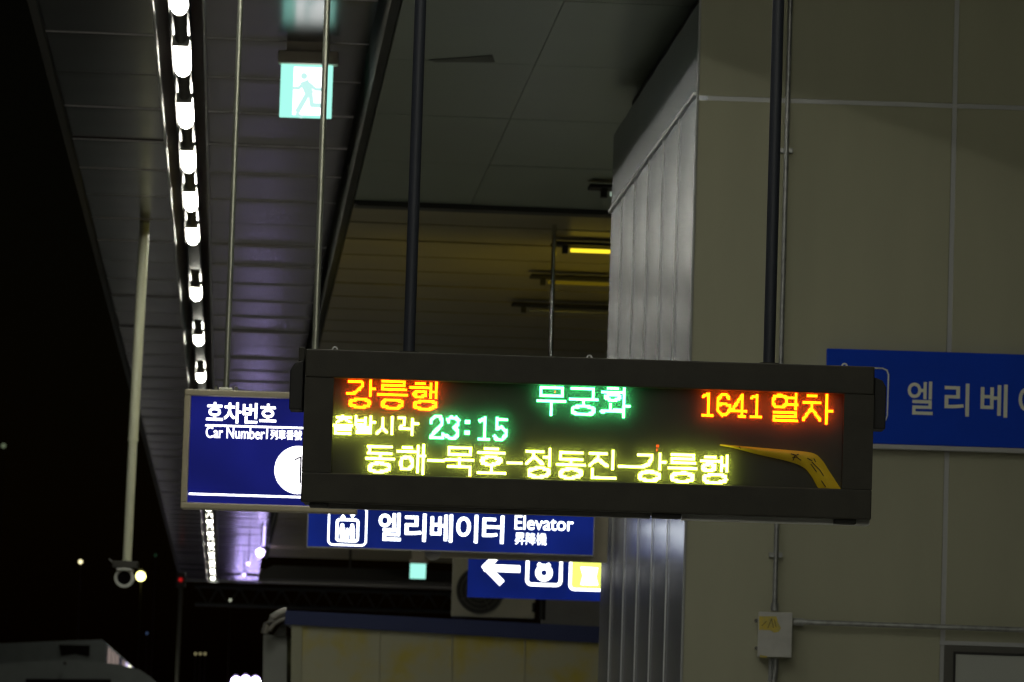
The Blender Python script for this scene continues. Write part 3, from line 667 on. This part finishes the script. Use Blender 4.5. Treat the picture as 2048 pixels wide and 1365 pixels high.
# ================================================================== CCTV POLE
YV = 35.4
pt_, pb = atY(289.5, 449, YV), atY(254, 1122, YV); pm = atY(266, 880, YV)
pb.x = (pb.x+pt_.x*0)*1.0
cp = thing('camera_pole', 'pale drop pole with a white dome camera hanging from the canopy edge', 'camera pole', pb)
polem = mat('pale pole paint', (.74, .76, .58), .42, var=.05, vscale=3)
MB().tube([pt_+Vector((0, 0, .05)), pm], .040, 18).build('upper_tube', polem, cp, smooth=True)
MB().tube([pm, pb], .036, 18).build('lower_tube', polem, cp, smooth=True)
MB().tube([pm+Vector((0, 0, -.012)), pm+Vector((0, 0, .012))], .0425, 18).build('collar', polem, cp, smooth=True)
MB().box(pt_.x-.09, pt_.x+.09, YV-.09, YV+.09, pt_.z+.03, pt_.z+.05).build('base_plate', polem, cp)
a = atY(251, 1131, YV)
MB().box(a.x-.10, a.x+.10, YV-.08, YV+.08, a.z-.02, a.z+.03).build('bracket', trimm, cp, bevel=.005)
c = atY(251, 1156, YV); wh = mat('camera white', (.60, .62, .58), .4)
MB().tube([c+Vector((0, -.10, 0)), c+Vector((0, .10, 0))], [.074, .066], 26).build('camera_body', wh, cp, smooth=True)
MB().ring((c.x, c.z-.004), .078, .054, YV-.125, YV-.098, 32).build('camera_ring', wh, cp, smooth=True)
MB().tube([c+Vector((0, -.112, -.004)), c+Vector((0, -.101, -.004))], .054, 24).build('lens', mat('camera lens', (.008, .008, .01), .08), cp, smooth=True)
MB().box(c.x-.062, c.x+.062, YV-.16, YV+.06, c.z+.050, c.z+.068).build('sun_hood', wh, cp, bevel=.006)
MB().tube([atY(218, 1118, YV), atY(240, 1142, YV)], .006, 8).build('cable', mat('camera cable', (.2, .2, .2), .5), cp)
# ================================================================== KIOSK
YK = 40.0
kc = mat('kiosk mural', (.56, .56, .40), .6, color2=(.62, .53, .10), vscale=2.6, thr=(.46, .66))
kg = mat('kiosk grey side', (.36, .38, .36), .55)
kb = mat('kiosk blue fascia', (.012, .03, .16), .45)
ks = thing('platform_kiosk', 'pale kiosk with a dark blue fascia and yellow tree mural at the bottom', 'kiosk', atY(860, 1500, YK))
pxprism([(585, 1250), (1260, 1291), (1250, 1850), (575, 1850)][::-1], YK, 3.0).build('front_wall', kc, ks)
pxprism([(571, 1221), (1262, 1257), (1260, 1290.5), (569, 1249)][::-1], YK-.06, 3.1).build('fascia', kb, ks)
pxprism([(527, 1270), (574, 1272), (566, 1850), (517, 1850)][::-1], YK+.4, 2.5).build('side_wall', kg, ks)
pxprism([(583, 1250.5), (604, 1251.5), (598, 1850), (577, 1850)][::-1], YK-.03, .02).build('corner_post', mat('kiosk post', (.46, .47, .34), .5), ks)
arc = [(529, 1268), (534, 1250), (545, 1236), (560, 1227), (574, 1223)]
MB().tube([atY(x, y, YK+.2) for x, y in arc], .035, 10).build('awning_frame', mat('awning frame', (.38, .37, .34), .4, .5), ks, smooth=True)
MB().tube([atY(x, y, YK+.2) for x, y in ((538, 1262), (548, 1248), (562, 1240), (574, 1236))], .022, 10).build('awning_frame', MATS['awning frame'], ks, smooth=True)
pxprism([(545, 1272), (572, 1236), (572, 1272)][::-1], YK+.3, .1).build('awning_side', trimm, ks)
for x in (760, 905, 1050): # thin seams standing on the wall
    a = 1250+(x-585)*.0607; MB().tube([atY(x, a+2, YK-.004), atY(x-11, 1850, YK-.004)], .008, 6).build('wall_seam', mat('seam', (.52, .51, .37), .6), ks)
# air conditioner on its roof
YQ = YK+.6
ax0, ax1, az0, az1 = rect(904, 1072, 1105, 1236, YQ)
ac = thing('air_conditioner', 'pale outdoor air conditioner unit with round dark fan on the kiosk roof', 'air conditioner', ((ax0+ax1)/2, YQ, az0))
acm = mat('ac casing', (.50, .49, .38), .5, var=.06)
MB().box(ax0, ax1, YQ, YQ+.32, az0, az1).build('casing', acm, ac, bevel=.012)
c = atY(960, 1181, YQ); r = 47*YQ/F
MB().tube([Vector((c.x, YQ-.004, c.z)), Vector((c.x, YQ+.006, c.z))], r, 40).build('fan_opening', mat('fan dark', (.012, .012, .011), .6), ac)
MB().ring((c.x, c.z), r+.004, r-.006, YQ-.02, YQ-.004, 40).build('fan_guard', mat('fan guard', (.10, .10, .08), .5), ac)
for k in range(1, 5): MB().ring((c.x, c.z), r*k/5+.003, r*k/5-.003, YQ-.018, YQ-.010, 32).build('fan_guard', MATS['fan guard'], ac)
for k in range(4): MB().tube([Vector((c.x, YQ-.012, c.z)), Vector((c.x+r*.92*math.cos(k*1.57+.5), YQ-.012, c.z+r*.92*math.sin(k*1.57+.5)))], .003, 6).build('guard_spoke', MATS['fan guard'], ac)
MB().tube([atY(1086, 1180, YQ), atY(1084, 1240, YQ)], .030, 12).build('refrigerant_pipe', rubber, ac, smooth=True)
MB().tube([atY(1068, 1206, YQ), atY(1067, 1225, YQ)], .018, 10).build('valve', rubber, ac, smooth=True)
# pale plant-room wall behind the kiosk
gw = tag(pxprism([(1088, 1120), (1290, 1127), (1280, 1500), (1075, 1500)][::-1], YK+3.2, 1.0).build('rear_wall', mat('grey rear wall', (.27, .27, .26), .6, var=.06)), 'grey wall standing behind the air conditioner and kiosk', 'wall')
# ================================================================== FAR END OF THE PLATFORM
duct = thing('hanging_duct', 'dark box duct hanging under the far canopy', 'duct', atY(700, 1150, 78))
pxprism([(516, 1158), (521, 1142), (548, 1131), (905, 1143), (905, 1166)][::-1], 78, 1.0).build('casing', trimm, duct)
MB().tube([atY(700, 1140, 78.4), atY(703, 1010, 78.4)], .02, 8).build('hanger', trimm, duct)
ra = thing('far_rail', 'thin bright rail running across below the far canopy', 'rail', atY(700, 1166, 76))
MB().tube([atY(440, 1160.5, 76), atY(940, 1177, 76)], .012, 8).build('tube', mat('bright rail', (.75, .75, .8), .25, 1.0), ra, smooth=True)
tr = thing('lattice_girder', 'dark lattice girder crossing below the far canopy end', 'girder', atY(600, 1200, 116))
dk = mat('girder paint', (.10, .11, .10), .6)
for y in (1176, 1212): MB().tube([atY(390, y-3, 116), atY(940, y+13, 116)], .05, 6).build('chord', dk, tr)
for i in range(13):
    x = 395+i*42; MB().tube([atY(x, 1174+(x-390)*.03, 116), atY(x+21, 1210+(x-390)*.03, 116), atY(x+42, 1175+(x-390)*.03, 116)], .03, 6).build('diagonal', dk, tr)
vs_ = thing('violet_sign', 'violet glowing sign seen edge-on under the far canopy', 'sign', atY(520, 1100, 84))
vio = emat('violet light', (.62, .50, 1.0), 7)
pxprism([(511, 1103), (518, 1097), (527, 1100), (524, 1110), (515, 1113)][::-1], 84, .5).build('lit_panel', vio, vs_)
pxprism([(528, 1040), (531, 1040), (529, 1092), (525, 1092)][::-1], 84.2, .1).build('lit_edge', emat('violet edge', (.55, .45, 1.0), 2.2), vs_)
c = atY(524, 1092, 84.3); MB().tube([c, Vector((c.x, c.y, 1.6+HC))], .02, 8).build('hanger', trimm, vs_)
for i, (px, py, S_) in enumerate(((497, 1128, 90), (488, 1150, 100))):
    t = thing('violet_lamp', ['upper', 'lower'][i] + ' violet spot lamp mirrored in the far canopy sheets', 'lamp', atY(px, py, S_), 'violet lamps')
    MB().ball(atY(px, py, S_), .025).build('globe', vio, t, smooth=True); c = atY(px, py, S_); MB().tube([c, Vector((c.x, c.y, 1.6+HC))], .012, 6).build('stem', trimm, t)
# red signal
c = atY(361, 1160, 96); t = thing('red_signal', 'small red signal lamp at the far canopy corner', 'signal', c)
MB().ball(c, .042).build('lens', emat('signal red', (1, .02, .02), .3), t, smooth=True)
MB().box(c.x-.10, c.x+.10, c.y+.05, c.y+.2, c.z-.16, c.z+.16).build('housing', rubber, t, bevel=.01); MB().tube([Vector((c.x, c.y+.12, c.z-.1)), Vector((c.x, c.y+.12, -1.2))], .04, 8).build('post', trimm, t)
# distant lamps beyond the tracks
def far_lamp(label, px, py, Y, rpx, color, st):
    c = atY(px, py, Y); r = rpx*Y/F; t = thing('distant_lamp', label, 'lamp', Vector((c.x, c.y, -1.2)), 'lamps in the dark beyond the platform')
    MB().ball(c, r).build('globe', emat('far '+label, color, st), t, smooth=True)
    MB().tube([c+Vector((-r*.9, 0, r*.8)), c+Vector((0, 0, r*1.5)), c+Vector((r*.9, 0, r*.8))], r*.25, 6).build('hood', trimm, t)
    MB().tube([c+Vector((0, r*1.2, r)), Vector((c.x, c.y+r*1.2, -1.2))], max(.012, r*.12), 6).build('mast', trimm, t)
far_lamp('bright yellow lamp glowing right beside the dome camera', 281.5, 1153, 120, 9.5, (1, .95, .30), 5)
far_lamp('small slanted pale lamp left of the dome camera', 161, 1124, 140, 4.0, (1, .9, .5), 1.5)
far_lamp('faint pale lamp at the left picture edge', 7, 892, 150, 5, (.6, .75, .45), .12)
far_lamp('small pale lamp under the far platform end', 461, 1201, 125, 3.0, (.9, .95, .7), .5)
far_lamp('tiny blue lamp in the dark above the train', 294, 1267, 150, 2.4, (.3, .5, 1), .09)
for i, x in enumerate((391, 400.5, 410)): far_lamp(['left', 'middle', 'right'][i] + ' of three dim yellow dots low in the dark', x, 1308, 150, 2.6, (.9, .8, .4), .22)
for i, x in enumerate((472, 491, 511)): far_lamp(['left', 'middle', 'right'][i] + ' white violet lamp at the bottom beside the kiosk', x, 1364+(i == 1)*-2, 140, 9, (.54, .43, 1), 62)
far_lamp('faint greenish lamp in the dark at left of the pole', 311, 1111, 150, 2.5, (.2, .6, .3), .04)
# ================================================================== TRAINS
shell = mat('train shell', (.19, .215, .215), .4, var=.06); glassd = mat('train dark glass', (.008, .009, .01), .12)
def train(label, Y, prof, length, name='train'):
    t = thing(name, label, 'train', Vector((atY(prof[0][0], prof[0][1], Y).x, Y, -1.0)), 'trains at the left tracks')
    P = [atY(x, y, Y) for x, y in prof]; P = [Vector((P[-1].x, Y, -.9))] + P[::-1][0:0] + []
    top = [atY(x, y, Y) for x, y in prof]
    poly = [Vector((top[0].x, Y, -.95))] + top + [Vector((top[-1].x, Y, -.95))]
    MB().prism(poly[::-1], DV*length).build('body', shell, t, smooth=False)
    return t, top
tA, _ = train('rounded grey train roof at the bottom left corner', 48, [(-330, 1400), (-240, 1368), (-120, 1344), (0, 1329), (75, 1322), (160, 1321), (235, 1329), (280, 1340), (302, 1355), (309, 1368)], 16)
pxprism([(52, 1358), (222, 1359), (226, 1460), (40, 1455)][::-1], 47.985, .012).build('windscreen', glassd, tA)
MB().tube([atY(130, 1324, 47.9), atY(130, 1330, 47.9)], .02, 6).build('roof_lamp', trimm, tA)
for x in (-60, 270): MB().ring((atY(x, 1480, 47.98).x, atY(x, 1480, 47.98).z), .07, .02, 47.95, 47.99, 20).build('headlight', alu, tA)
YB_ = 70.0
tB, topB = train('boxy grey railcar with lit side windows behind the rounded roof', YB_, [(-190, 1310), (-120, 1292), (80, 1284), (150, 1281), (204, 1280), (212, 1288)], 72)
pxprism([(118, 1290), (180, 1291), (179, 1314), (150, 1308), (122, 1312)][::-1], YB_-.015, .012).build('windscreen', glassd, tB)
LB = SL(topB[-1])[1]; SB = SL(topB[-1])[0]; HB = topB[-1].z-1.6
wm = [emat('train window warm', (1, .78, .70), .16), emat('train window violet', (.75, .65, 1.0), .8), emat('train window yellow', (1, 1, .7), 1.6)]
s_ = SB+1.2; i = 0
while s_ < SB+70:
    k_ = wm[0] if s_ < SB+14 else (wm[1] if i % 3 else wm[2])
    if i % 4 != 3: MB().boxp(s_, s_+1.5, LB+.004, LB+.02, HB-.42, HB-.03).build('side_window', k_, tB)
    else: MB().boxp(s_, s_+1.3, LB+.004, LB+.015, HB-2.0, HB-.18).build('side_door', mat('door paint', (.12, .12, .12), .5), tB)
    s_ += 2.6; i += 1
